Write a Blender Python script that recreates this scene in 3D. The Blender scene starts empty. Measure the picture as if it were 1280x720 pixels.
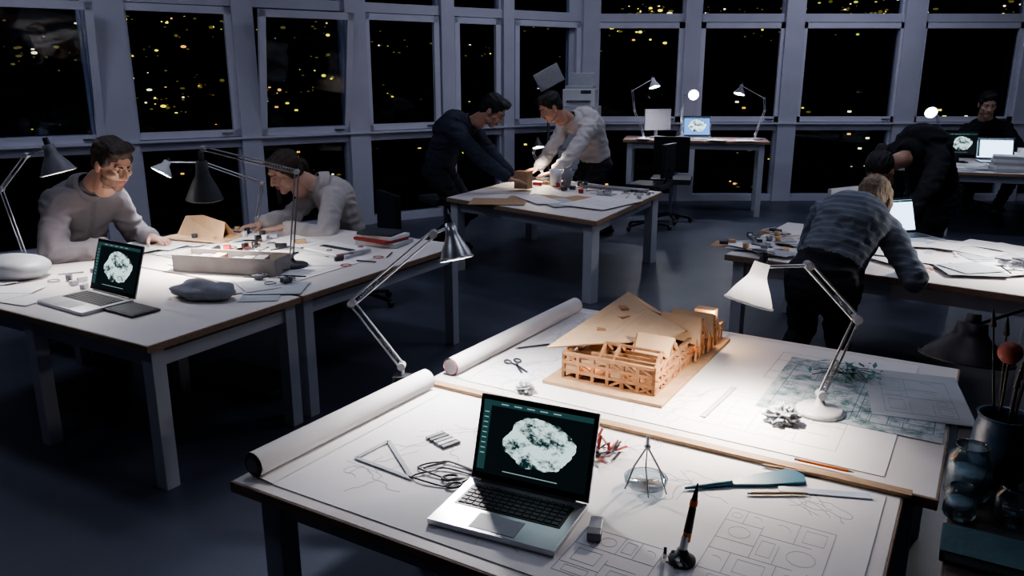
import bpy, math, random
import numpy as np
from mathutils import Vector as V, Matrix, noise
random.seed(7)
SC=bpy.context.scene
COL=SC.collection
def rad(a): return math.radians(a)
try: SC.view_settings.look='AgX - Medium High Contrast'
except Exception: pass
# ------------------------------------------------------------------ materials
MATS={}
def mat(name,col,rough=.6,metal=0.,var=.12,scale=14.,bump=0.,bscale=60.,emit=None,estr=0.,stretch=None,coat=0.,trans=0.):
    if name in MATS: return MATS[name]
    m=bpy.data.materials.new(name); m.use_nodes=True
    nt=m.node_tree; b=nt.nodes['Principled BSDF']
    b.inputs['Roughness'].default_value=rough
    b.inputs['Metallic'].default_value=metal
    if coat: b.inputs['Coat Weight'].default_value=coat
    tc=nt.nodes.new('ShaderNodeTexCoord'); mp=nt.nodes.new('ShaderNodeMapping')
    if stretch: mp.inputs['Scale'].default_value=stretch
    nt.links.new(tc.outputs['Object'],mp.inputs['Vector'])
    n=nt.nodes.new('ShaderNodeTexNoise'); n.inputs['Scale'].default_value=scale; n.inputs['Detail'].default_value=5
    nt.links.new(mp.outputs[0],n.inputs['Vector'])
    r=nt.nodes.new('ShaderNodeValToRGB')
    c=np.array(col[:3]); lo=c*(1-var); hi=np.minimum(c*(1+var),1)
    r.color_ramp.elements[0].color=(*lo,1); r.color_ramp.elements[1].color=(*hi,1)
    r.color_ramp.elements[0].position=.3; r.color_ramp.elements[1].position=.7
    nt.links.new(n.outputs[0],r.inputs[0]); nt.links.new(r.outputs[0],b.inputs['Base Color'])
    if bump:
        n2=nt.nodes.new('ShaderNodeTexNoise'); n2.inputs['Scale'].default_value=bscale; n2.inputs['Detail'].default_value=4
        nt.links.new(mp.outputs[0],n2.inputs['Vector'])
        bp=nt.nodes.new('ShaderNodeBump'); bp.inputs['Strength'].default_value=bump; bp.inputs['Distance'].default_value=.02
        nt.links.new(n2.outputs[0],bp.inputs['Height']); nt.links.new(bp.outputs[0],b.inputs['Normal'])
    if emit:
        b.inputs['Emission Color'].default_value=(*emit,1); b.inputs['Emission Strength'].default_value=estr
    if trans: b.inputs['Transmission Weight'].default_value=trans
    MATS[name]=m; return m
def glassmat(name,tint=(.9,.95,1),fac=.12,rough=.02):
    if name in MATS: return MATS[name]
    m=bpy.data.materials.new(name); m.use_nodes=True; nt=m.node_tree; nt.nodes.clear()
    o=nt.nodes.new('ShaderNodeOutputMaterial'); mx=nt.nodes.new('ShaderNodeMixShader')
    t=nt.nodes.new('ShaderNodeBsdfTransparent'); g=nt.nodes.new('ShaderNodeBsdfGlossy')
    t.inputs[0].default_value=(*tint,1); g.inputs['Roughness'].default_value=rough
    lw=nt.nodes.new('ShaderNodeLayerWeight'); lw.inputs['Blend'].default_value=.25
    ma=nt.nodes.new('ShaderNodeMath'); ma.operation='MULTIPLY_ADD'; ma.inputs[1].default_value=.6; ma.inputs[2].default_value=fac*.4
    nt.links.new(lw.outputs['Fresnel'],ma.inputs[0]); nt.links.new(ma.outputs[0],mx.inputs[0])
    nt.links.new(t.outputs[0],mx.inputs[1]); nt.links.new(g.outputs[0],mx.inputs[2]); nt.links.new(mx.outputs[0],o.inputs[0])
    MATS[name]=m; return m
def translucent(name,col):
    m=bpy.data.materials.new(name); m.use_nodes=True; nt=m.node_tree; nt.nodes.clear()
    o=nt.nodes.new('ShaderNodeOutputMaterial'); mx=nt.nodes.new('ShaderNodeMixShader')
    d=nt.nodes.new('ShaderNodeBsdfDiffuse');t=nt.nodes.new('ShaderNodeBsdfTranslucent')
    n=nt.nodes.new('ShaderNodeTexNoise');n.inputs['Scale'].default_value=20
    r=nt.nodes.new('ShaderNodeValToRGB');r.color_ramp.elements[0].color=(*[c*.92 for c in col],1);r.color_ramp.elements[1].color=(*col,1)
    nt.links.new(n.outputs[0],r.inputs[0]);nt.links.new(r.outputs[0],d.inputs[0]);nt.links.new(r.outputs[0],t.inputs[0]);mx.inputs[0].default_value=.16
    nt.links.new(d.outputs[0],mx.inputs[1]);nt.links.new(t.outputs[0],mx.inputs[2]);nt.links.new(mx.outputs[0],o.inputs[0]);MATS[name]=m;return m
FRAME=mat('painted_steel',(.60,.60,.70),.45,var=.05,scale=3)
FRAME2=mat('window_sash_paint',(.70,.70,.80),.4,var=.05,scale=3)
GLASS=glassmat('window_glass',fac=.04)
TOP=mat('tabletop_laminate',(.80,.75,.73),.5,var=.06,scale=3)
WOODE=mat('plywood_edge',(.36,.24,.16),.6,var=.3,scale=8,stretch=(1,6,20))
WOOD=mat('light_wood',(.45,.30,.18),.6,var=.2,scale=10,stretch=(2,12,2))
DWOOD=mat('dark_wood',(.06,.045,.04),.55,var=.3,scale=6,stretch=(2,14,2))
LEG=mat('table_leg_paint',(.56,.58,.64),.5,var=.06,scale=4)
PAPER=mat('paper',(.86,.84,.85),.8,var=.03,scale=6,bump=.03,bscale=5)
PAPERG=mat('paper_grey',(.50,.53,.56),.8,var=.06,scale=6)
KRAFT=mat('kraft_board',(.46,.30,.18),.8,var=.12,scale=20)
BALSA=mat('balsa_wood',(.40,.21,.105),.7,var=.2,scale=30,stretch=(1,8,1))
CARD=mat('tan_card_sheet',(.64,.44,.28),.75,var=.10,scale=9,bump=.08,bscale=25)
INK=mat('ink_line',(.40,.41,.45),.9,var=.1)
INKT=mat('ink_teal',(.05,.17,.17),.9,var=.3)
BLACK=mat('black_plastic',(.012,.013,.016),.4,var=.2)
DGREY=mat('dark_grey_plastic',(.045,.05,.06),.5,var=.2)
GREY=mat('grey_plastic',(.22,.22,.25),.5,var=.1)
LGREY=mat('light_grey_plastic',(.5,.51,.55),.45,var=.06)
WHITE=mat('white_enamel',(.75,.75,.78),.3,var=.03)
SHADE_W=translucent('frosted_shade_plastic',(.85,.84,.84))
ALU=mat('aluminium',(.62,.63,.67),.32,.8,var=.05)
STEEL=mat('steel',(.45,.46,.5),.28,1,var=.08)
RED=mat('red_plastic',(.40,.04,.03),.5,var=.1)
ORANGE=mat('orange_plastic',(.75,.22,.04),.5,var=.1)
TEAL=mat('teal_plastic',(.02,.13,.20),.4,var=.15)
TEALD=mat('teal_cloth_cover',(.03,.09,.11),.7,var=.2,bump=.2)
BLUEC=mat('blue_ceramic',(.04,.07,.13),.3,var=.2,coat=.5)
CLOTHG=mat('grey_fabric',(.30,.31,.35),.9,var=.12,bump=.3,bscale=120)
CRATE=mat('grey_beige_card',(.30,.28,.28),.8,var=.12,scale=8,bump=.1)
JARG=glassmat('jar_glass',(.8,.88,.92),.25,.05)
BULB=mat('lamp_bulb',(1,1,1),.5,emit=(1,.93,.86),estr=45)
BULBC=mat('lamp_bulb_cool',(1,1,1),.5,emit=(.9,.95,1),estr=70)
# ------------------------------------------------------------------ mesh builder
class MB:
    def __init__(s): s.v=[];s.f=[];s.m=[];s.sm=[];s.mats=[]
    def mi(s,m):
        if m not in s.mats: s.mats.append(m)
        return s.mats.index(m)
    def add(s,vs,fs,m,smooth=False,M=None):
        o=len(s.v); k=s.mi(m)
        for p in vs:
            p=V(p); s.v.append(M@p if M else p)
        for f in fs: s.f.append([i+o for i in f]); s.m.append(k); s.sm.append(smooth)
        return s
    def box(s,c,d,m,M=None,rz=0,taper=1):
        x,y,z=[q/2 for q in d]; vs=[]
        R=Matrix.Translation(V(c))@Matrix.Rotation(rad(rz),4,'Z')
        for sz in(-1,1):
            t=1 if sz<0 else taper
            for sx,sy in((-1,-1),(1,-1),(1,1),(-1,1)): vs.append(R@V((sx*x*t,sy*y*t,sz*z)))
        return s.add(vs,[(3,2,1,0),(4,5,6,7),(0,1,5,4),(1,2,6,5),(2,3,7,6),(3,0,4,7)],m,False,M)
    def beam(s,p0,p1,w,h,m,M=None):
        p0=V(p0);p1=V(p1); d=(p1-p0); L=d.length
        if L<1e-6:return s
        q=d.to_track_quat('X','Z').to_matrix().to_4x4()
        T=Matrix.Translation((p0+p1)/2)@q
        if M: T=M@T
        return s.box((0,0,0),(L,w,h),m,T)
    def lathe(s,prof,m,M=None,n=24,smooth=True):
        vs=[];fs=[]
        for r,z in prof:
            for i in range(n):
                a=2*math.pi*i/n; vs.append((r*math.cos(a),r*math.sin(a),z))
        for j in range(len(prof)-1):
            for i in range(n):
                k=(i+1)%n; fs.append((j*n+i,j*n+k,(j+1)*n+k,(j+1)*n+i))
        return s.add(vs,fs,m,smooth,M)
    def cyl(s,p0,p1,r0,r1,m,M=None,n=16,cap=True):
        p0=V(p0);p1=V(p1);d=p1-p0
        q=d.to_track_quat('Z','Y').to_matrix().to_4x4(); T=Matrix.Translation(p0)@q
        if M:T=M@T
        s.lathe([(r0,0),(r1,d.length)],m,T,n)
        if cap:
            for r,z,fl in((r0,0,1),(r1,d.length,0)):
                if r>1e-5:
                    vs=[(r*math.cos(2*math.pi*i/n),r*math.sin(2*math.pi*i/n),z) for i in range(n)]
                    f=list(range(n)); 
                    if fl: f=f[::-1]
                    s.add(vs,[f],m,False,T)
        return s
    def tube(s,pts,r,m,M=None,n=8):
        pts=[V(p) for p in pts]
        for i in range(len(pts)-1):
            s.cyl(pts[i],pts[i+1],r,r,m,M,n,cap=True)
            s.ball(pts[i],(r,r,r),m,M,8,5)
        return s
    def ball(s,c,rr,m,M=None,n=16,k=10):
        if not hasattr(rr,'__len__'): rr=(rr,rr,rr)
        T=Matrix.Translation(V(c))@Matrix.Diagonal((*rr,1))
        if M:T=M@T
        pr=[(max(math.sin(math.pi*j/k),1e-4),-math.cos(math.pi*j/k)) for j in range(k+1)]
        return s.lathe(pr,m,T,n)
    def tcap(s,p0,p1,r0,r1,m,lat=None,flat=1.,n=14):
        p0=V(p0);p1=V(p1);d=p1-p0;L=d.length
        if L<1e-5: d=V((0,0,1));L=1e-5
        z=d.normalized()
        x=V(lat) if lat is not None else (V((1,0,0)) if abs(z.x)<.9 else V((0,1,0)))
        x=(x-z*x.dot(z)).normalized(); y=z.cross(x)
        R=Matrix((x,y,z)).transposed().to_4x4(); T=Matrix.Translation(p0)@R@Matrix.Diagonal((1,flat,1,1))
        pr=[]
        for j in range(5): a=math.pi/2*(j/5); pr.append((max(r0*math.sin(a),1e-4),-r0*math.cos(a)*.9))
        pr.append((r0,0)); pr.append((r1,L))
        for j in range(4,-1,-1): a=math.pi/2*(j/5); pr.append((max(r1*math.sin(a),1e-4),L+r1*math.cos(a)*.9))
        return s.lathe(pr,m,T,n)
    def mesh(s,name):
        me=bpy.data.meshes.new(name); me.from_pydata([tuple(p) for p in s.v],[],s.f)
        for m in s.mats: me.materials.append(m)
        me.polygons.foreach_set('material_index',s.m); me.polygons.foreach_set('use_smooth',s.sm); me.update()
        return me
    def obj(s,name,loc=(0,0,0),rz=0,parent=None,bevel=0):
        o=bpy.data.objects.new(name,s.mesh(name)); COL.objects.link(o)
        o.location=loc;o.rotation_euler=(0,0,rad(rz))
        if parent:o.parent=parent
        if bevel:
            b=o.modifiers.new('bevel','BEVEL');b.width=bevel;b.segments=2;b.limit_method='ANGLE';b.angle_limit=rad(50)
        return o
def empty(name,loc,rz=0):
    e=bpy.data.objects.new(name,None);COL.objects.link(e);e.location=loc;e.rotation_euler=(0,0,rad(rz));e.empty_display_size=.1;return e
def light(name,kind,loc,power,color=(1,1,1),parent=None,size=.03,aim=None,angle=150,blend=1.):
    l=bpy.data.lights.new(name,kind);l.energy=power;l.color=color
    if kind=='SPOT': l.spot_size=rad(angle);l.spot_blend=blend;l.shadow_soft_size=size
    elif kind=='POINT': l.shadow_soft_size=size
    elif kind=='AREA': l.shape='RECTANGLE';l.size=size[0];l.size_y=size[1]
    o=bpy.data.objects.new(name,l);COL.objects.link(o);o.location=loc
    if aim is not None:o.rotation_euler=V(aim).to_track_quat('-Z','Y').to_euler()
    if parent:o.parent=parent
    return o
# ------------------------------------------------------------------ camera
cam=bpy.data.cameras.new('camera');cam.lens=28.125;cam.sensor_width=36;cam.clip_end=3000
co=bpy.data.objects.new('camera',cam);COL.objects.link(co);co.location=(0,0,1.95);co.rotation_euler=(rad(75),0,0);SC.camera=co
# ------------------------------------------------------------------ world
w=bpy.data.worlds.new('night');SC.world=w;w.use_nodes=True
bg=w.node_tree.nodes['Background'];bg.inputs[0].default_value=(.10,.14,.30,1);bg.inputs[1].default_value=.008
# ------------------------------------------------------------------ room
FLOOR=mat('dark_concrete_floor',(.080,.090,.125),.40,var=.28,scale=1.3,bump=.05,bscale=30)
CEIL=mat('ceiling_paint',(.10,.10,.12),.9)
WALLM=mat('wall_paint_dark',(.12,.125,.15),.9)
HC=4.6
wl=[V((-9.7,5.46)),V((-8.46,6.30)),V((-7.2,7.15)),V((-5.80,8.09)),V((-4.40,9.03)),V((-3.19,9.85)),V((-2.03,10.63)),V((-.93,11.38)),V((-.11,11.92)),V((1.08,12.73))]
wr=[V((1.08,12.73)),V((2.72,12.73)),V((4.25,12.73)),V((6.05,12.73)),V((7.85,12.73)),V((9.6,12.73)),V((11.2,12.73))]
fl=MB(); pg=[(-9.7,-3),(11.2,-3),(11.2,12.9),(1.0,12.9),(-9.75,5.6)]
fl.add([(x,y,0) for x,y in pg]+[(x,y,-.2) for x,y in pg],[(0,1,2,3,4),(9,8,7,6,5),(0,5,6,1),(1,6,7,2),(2,7,8,3),(3,8,9,4),(4,9,5,0)],FLOOR);fl.obj('floor')
ce=MB(); ce.add([(x,y,HC) for x,y in pg]+[(x,y,HC+.2) for x,y in pg],[(4,3,2,1,0),(5,6,7,8,9),(1,6,5,0),(2,7,6,1),(3,8,7,2),(4,9,8,3),(0,5,9,4)],CEIL);ce.obj('ceiling')
MB().box((.75,-3.1,HC/2),(20.9,.2,HC),WALLM).obj('wall_back')
MB().box((-9.8,1.2,HC/2),(.2,8.4,HC),WALLM).obj('wall_left')
MB().box((11.3,4.9,HC/2),(.2,16,HC),WALLM).obj('wall_right')
def facade(name,pts,widths,hopper=()):
    z1,z2=1.2,2.70
    fr=MB();gl=MB()
    for i,p in enumerate(pts):
        w_=widths[i] if i<len(widths) else .14
        d=(pts[min(i+1,len(pts)-1)]-pts[max(i-1,0)]).normalized();a=math.degrees(math.atan2(d.y,d.x))
        fr.box((p.x,p.y,HC/2),(w_,.26,HC),FRAME,rz=a)
        fr.box((p.x,p.y,HC/2),(w_+.06,.10,HC),FRAME,rz=a)
    for i in range(len(pts)-1):
        p,q=pts[i],pts[i+1];d=(q-p);L=d.length;a=math.degrees(math.atan2(d.y,d.x));c=(p+q)/2
        M=Matrix.Translation((c.x,c.y,0))@Matrix.Rotation(rad(a),4,'Z')
        for z,h,dp in((.05,.1,.18),(z1-.05,.10,.16),(z2+.06,.12,.16),(3.9,.08,.14)):
            fr.box((0,0,z),(L,dp,h),FRAME,M)
        fr.box((0,-.1,z1+.01),(L,.12,.025),FRAME2,M)
        gl.box((0,.02,HC/2),(L,.012,HC-.1),GLASS,M)
        W=L-.24;Hh=z2-z1-.04;t=.08
        S=MB()
        for x in(-W/2+t/2,W/2-t/2): S.box((x,0,Hh/2),(t,.06,Hh),FRAME2)
        for z in(t/2,Hh-t/2): S.box((0,0,z),(W,.06,t),FRAME2)
        S.box((W/2-.16,-.045,.04),(.12,.03,.02),STEEL)
        if i in hopper: S.box((0,0,Hh/2),(W-2*t,.01,Hh-2*t),GLASS)
        o=S.obj('window_%d'%(facade.n));facade.n+=1
        tilt=rad(11) if i in hopper else 0
        o.matrix_world=M@Matrix.Translation((0,-.07,z1+.03))@Matrix.Rotation(tilt,4,'X')
    fr.obj('window_frame_'+name); gl.obj('window_glazing_'+name)
facade.n=1
facade('left',wl,[.16,.16,.16,.16,.42,.24,.28,.20,.18,.2],hopper=(3,5))
facade('right',wr,[.46,.24,.28,.32,.24,.2,.2])
for i,(x,y) in enumerate([(-3,2),(1.5,2.5),(-1.5,5.5),(3,6),(6.5,7.5),(1,9.6),(-4.5,5.8),(5,10.8)]):  # unseen overhead fixtures, added as cool ambient fill for the room
    e=empty('added_ceiling_fill',(x,y,HC-.06),-30)
    m=MB();m.box((0,0,0),(1.3,.22,.07),LGREY);m.box((0,0,-.036),(1.2,.16,.006),mat('fill_panel_glow',(.8,.85,1),.6,emit=(.6,.7,1),estr=.5));m.obj('housing',parent=e)
    light('fill_area','AREA',(0,0,-.06),29 if y>4 else 9,(.76,.81,1),e,(1.2,.5),aim=(0,0,-1))
# ------------------------------------------------------------------ outside city
def citylights():
    DARK=mat('night_ground',(.006,.007,.009),.95)
    T=MB();n=60;rings=[14,60,110,180,280,420,600,850];el=[-30,-11,-8,-5.5,-2.5,0,2.5,4.6]
    vs=[];fs=[]
    for r,e in zip(rings,el):
        for i in range(n+1):
            a=rad(-10+200*i/n); e2=e+(1.2*math.sin(3*a+r*.01) if r>400 else 0)
            vs.append((r*math.cos(a),12+r*math.sin(a),1.95+(r)*math.tan(rad(e2))))
    for j in range(len(rings)-1):
        for i in range(n): k=j*(n+1)+i; fs.append((k,k+1,k+n+2,k+n+1))
    T.add(vs,fs,DARK,True);T.obj('hillside_terrain')
    cols=[('y',(.95,.74,.08),2.2),('w',(1,.82,.45),2.4),('o',(1,.46,.10),1.8),('g',(.70,.72,.12),1.1),('b',(.4,.6,1),1.3)]
    ms=[mat('city_light_'+c,(.5,.5,.5),emit=q,estr=s) for c,q,s in cols]
    dim=mat('city_light_dim',(.2,.2,.2),emit=(.6,.46,.10),estr=.25)
    L=MB();R=random.Random(23)
    def elr(d):
        return np.interp(d,rings,el)
    for c in range(225):
        a0=R.uniform(rad(35),rad(140));d0=R.uniform(60,830);k=R.randint(1,9);mm=R.choices(ms,[6,3,3,1.5,.4])[0]
        for j in range(k):
            a=a0+R.gauss(0,.022);d=d0*(1+R.gauss(0,.03));z=1.95+d*math.tan(rad(float(elr(d))))+d*.004
            s=d*R.choice([.0010,.0014,.0018,.0030])
            Mx=Matrix.Translation((d*math.cos(a),12+d*math.sin(a),z))
            L.ball((0,0,0),(s*R.uniform(.6,1.1),s*.6,s*R.uniform(.35,.6)),mm if R.random()<.38 else dim,Mx@Matrix.Rotation(a+math.pi/2,4,'Z'),8,6)
    L.obj('city_lights')
    B=MB()
    for c in range(46):
        a=R.uniform(rad(35),rad(145));d=R.uniform(45,260);z=1.95+d*math.tan(rad(float(elr(d))));h=d*R.uniform(.02,.07);w_=d*R.uniform(.03,.09)
        M=Matrix.Translation((d*math.cos(a),12+d*math.sin(a),z))@Matrix.Rotation(a+math.pi/2,4,'Z')
        B.box((0,0,h/2-2),(w_,w_,h+4),DARK,M)
        for k in range(R.randint(0,3)):
            B.box((R.uniform(-.4,.4)*w_,w_/2+.05,R.uniform(.2,.9)*h),(d*.004,.05,d*.002),R.choice(ms[:3]),M)
            B.box((R.uniform(-.4,.4)*w_,-w_/2-.05,R.uniform(.2,.9)*h),(d*.004,.05,d*.002),dim,M)
    B.obj('city_buildings')
citylights()
# ------------------------------------------------------------------ tables
def table(name,loc,rz,W,D,h=.75,legs=None,th=.035,top=TOP,legm=LEG,lw=.075,edge=WOODE,inset=.06):
    m=MB();m.box((0,0,h-th/2),(W,D,th),edge);m.box((0,0,h-.001),(W-.012,D-.012,.006),top)
    X,Y=W/2-inset-lw/2,D/2-inset-lw/2
    xs=legs if legs else (-X,X)
    for x in xs:
        for y in(-Y,Y): m.box((x,y,(h-th)/2),(lw,lw,h-th),legm)
        m.box((x,0,h-th-.06),(lw*.5,2*Y,.07),legm)
    for y in(-Y,Y): m.box((0,y,h-th-.05),(W-2*inset-lw,.03,.08),legm)
    return m.obj(name,(*loc,0),rz,bevel=.003)
table('drafting_table',(.15,2.163),-30.5,1.78,.96)
table('drafting_table',(.77,3.10),-31,1.85,1.25)
table('side_table',(1.58,1.82),-30.5,.8,1.5,top=DWOOD,legm=DWOOD,edge=DWOOD)
def axes(r): return V((math.cos(rad(r)),math.sin(rad(r)))),V((-math.sin(rad(r)),math.cos(rad(r))))
A,B_=axes(-30)
C=V((-1.66,3.44))
ctr=C-A*1.1+B_*.49
table('work_table',ctr,-30,2.2,.975,legs=(-.95,.08,1.04),inset=.03)
ctr=C-A*.95+B_*(.985+.815)
table('work_table',ctr,-30,1.9,1.625,inset=.03)
def ptable(name,L,N,R,h,top,legw=.1,th=.04):
    Bk=L+R-N;c=(L+R)/2;m=MB();q=[V((p.x-c.x,p.y-c.y)) for p in(L,N,R,Bk)]
    vs=[(p.x,p.y,h-th) for p in q]+[(p.x,p.y,h) for p in q]
    m.add(vs,[(3,2,1,0),(0,1,5,4),(1,2,6,5),(2,3,7,6),(3,0,4,7),(4,5,6,7)],WOODE)
    m.add([(p.x*.992,p.y*.992,h+.002) for p in q],[(0,1,2,3)],top)
    a=math.degrees(math.atan2((N-L).y,(N-L).x))
    k=[p*.9 for p in q]
    for p in k: m.box((p.x,p.y,(h-th)/2),(legw,legw,h-th),LEG,rz=a)
    for i in range(4):
        p0,p1=k[i],k[(i+1)%4]; m.beam((p0.x,p0.y,h-th-.05),(p1.x,p1.y,h-th-.05),.03,.09,LEG)
    return m.obj(name,(c.x,c.y,0),bevel=.003)
ptable('work_table',V((-.66,7.98)),V((.71,6.63)),V((1.58,8.37)),.75,TOP)
Lr,Nr,Br=V((1.46,5.37)),V((2.98,4.20)),V((2.3,6.6))
ptable('work_table',Lr,Nr,Nr+(Br-Lr),.75,TOP,.08)
table('standing_desk',(2.62,11.62),-12,2.0,.75,h=1.05,top=mat('reddish_top',(.46,.30,.30),.4))
table('work_table',(6.85,10.2),-20,2.7,1.9,h=.80)
# ------------------------------------------------------------------ drawings
def plan(m,M,x0,y0,w_,h_,seed,lw=.0017,ink=INK,depth=3,z=.0009):
    R=random.Random(seed)
    def ln(x1,y1,x2,y2,l=lw):
        m.beam((x1,y1,z),(x2,y2,z),l,.0004,ink,M)
    def rect(x,y,w,h,l=lw):
        ln(x,y,x+w,y,l);ln(x,y+h,x+w,y+h,l);ln(x,y,x,y+h,l);ln(x+w,y,x+w,y+h,l)
    def split(x,y,w,h,d):
        if d==0 or min(w,h)<.03:
            if R.random()<.35: 
                cx,cy=x+w/2,y+h/2;r=min(w,h)*.3
                pr=[(cx+r*math.cos(t*math.pi/6),cy+r*math.sin(t*math.pi/6)) for t in range(13)]
                for i in range(R.choice([4,12])): ln(*pr[i],*pr[i+1],lw*.6)
            elif R.random()<.5: rect(x+w*.2,y+h*.2,w*.6,h*.6,lw*.6)
            return
        if w>h: 
            k=R.uniform(.3,.7)*w; ln(x+k,y,x+k,y+h*R.choice([1,.75]));split(x,y,k,h,d-1);split(x+k,y,w-k,h,d-1)
        else:
            k=R.uniform(.3,.7)*h; ln(x,y+k,x+w*R.choice([1,.75]),y+k);split(x,y,w,k,d-1);split(x,y+k,w,h-k,d-1)
    rect(x0,y0,w_,h_,lw*1.2);split(x0,y0,w_,h_,depth)
def sketch(m,cx,cy,s,seed,z=.0009,lw=.0016):
    R=random.Random(seed)
    for k in range(5):
        a=R.uniform(0,6.28);p=V((cx+R.uniform(-s,s)*.4,cy+R.uniform(-s,s)*.4,z))
        for j in range(14):
            a+=R.gauss(0,.55);q=p+V((math.cos(a),math.sin(a),0))*s*.10;m.beam(p,q,lw,.0004,INK);p=q
    for k in range(3):
        a=R.uniform(0,3.14);d=V((math.cos(a),math.sin(a),0))*s*.5;p=V((cx,cy+R.uniform(-.3,.3)*s,z));m.beam(p-d,p+d,lw*.7,.0004,INK)
def sheet(name,loc,rz,W,D,plans=(),z=.754,m0=PAPER,sk=()):
    m=MB();m.box((0,0,0),(W,D,.001),m0)
    for p in plans: plan(m,None,*p)
    for i,(x,y,s) in enumerate(sk): sketch(m,x,y,s,i*7+int(abs(x)*100))
    return m.obj(name,(loc[0],loc[1],z),rz)
sheet('blueprint_sheet',(.17,2.15),-30.5,1.64,.86,[(.45,-.36,.28,.5,5,.0015,INK,4),(.14,-.38,.22,.22,6,.0015)],z=.7545,sk=[(-.55,.1,.16),(-.3,.25,.18),(-.62,-.2,.14),(.0,.3,.14),(.3,.2,.15),(-.1,-.3,.12),(.62,.28,.12)])
sheet('blueprint_sheet',(.72,3.13),-31,1.66,1.12,[(.22,-.46,.45,.30,14,.0017,INK,4),(.3,.1,.35,.35,15)],z=.7545,sk=[(-.6,-.3,.16),(-.66,.1,.18),(-.5,-.42,.12),(-.62,.4,.16),(.1,-.4,.14),(.15,-.2,.12)])
def bluesheet(name,loc,rz,W,D,z):
    nm='blue_drawing_paper'
    if nm not in MATS:
        m=mat(nm,(.42,.50,.54),.8); nt=m.node_tree; b=nt.nodes['Principled BSDF']
        tc=nt.nodes.new('ShaderNodeTexCoord');n=nt.nodes.new('ShaderNodeTexNoise');n.inputs['Scale'].default_value=12;n.inputs['Detail'].default_value=10;n.inputs['Roughness'].default_value=.7
        nt.links.new(tc.outputs['Object'],n.inputs['Vector'])
        r=nt.nodes.new('ShaderNodeValToRGB');e=r.color_ramp.elements;e[0].position=.38;e[0].color=(.08,.19,.20,1);e[1].position=.54;e[1].color=(.54,.58,.63,1)
        nt.links.new(n.outputs[0],r.inputs[0]);nt.links.new(r.outputs[0],b.inputs['Base Color'])
    m=MB();m.box((0,0,0),(W,D,.001),MATS[nm])
    plan(m,None,-W/2+.04,-D/2+.04,W*.45,D*.8,8,.002,INKT,4)
    plan(m,None,.03,-D/2+.06,W*.4,D*.5,9,.002,INKT,4)
    return m.obj(name,(*loc,z),rz)
bluesheet('blueprint_sheet',(1.33,2.87),-31,.62,.62,.7565)
sheet('blueprint_sheet',(1.55,2.86),-20,.34,.5,[(-.12,-.2,.24,.36,41)],z=.7585,m0=PAPERG)
MB().box((0,0,.006),(1.74,.035,.012),WOOD).box((0,.022,.004),(1.74,.012,.008),STEEL).obj('wooden_straightedge',(.42,2.545,.7545),-30.5)
# ------------------------------------------------------------------ paper rolls
def roll(name,p0,p1,r,cap=BLACK):
    m=MB();p0=V(p0);p1=V(p1);c=(p0+p1)/2;a=p0-c;b=p1-c
    d=(b-a).normalized()
    m.cyl(a,b,r,r*1.02,PAPER,cap=False,n=28)
    m.cyl(a+d*.003,b-d*.003,r*.86,r*.86,PAPERG,cap=False,n=28)
    m.cyl(a-d*.004,a+d*.02,r*.84,r*.84,cap,n=24)
    m.cyl(b-d*.02,b-d*.003,r*.84,r*.84,GREY,n=24)
    m.cyl(a-d*.006,a+d*.002,r*.6,r*.6,GREY,n=20)
    s_=d.cross(V((0,0,1))).normalized()
    f=[a+s_*(r*.6)-V((0,0,r*.85)),b+s_*(r*.6)-V((0,0,r*.85)),b+s_*(r*2.0)-V((0,0,r*.97)),a+s_*(r*2.0)-V((0,0,r*.97))]
    m.add(f,[(0,1,2,3)],PAPER)
    return m.obj(name,tuple(c))
roll('rolled_drawing',(-.79,2.22,.796),(-.335,2.93,.796),.040,DGREY)
roll('rolled_drawing',(-.25,3.07,.793),(.33,3.98,.793),.038,mat('mauve_cap',(.35,.2,.22),.5))
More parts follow.
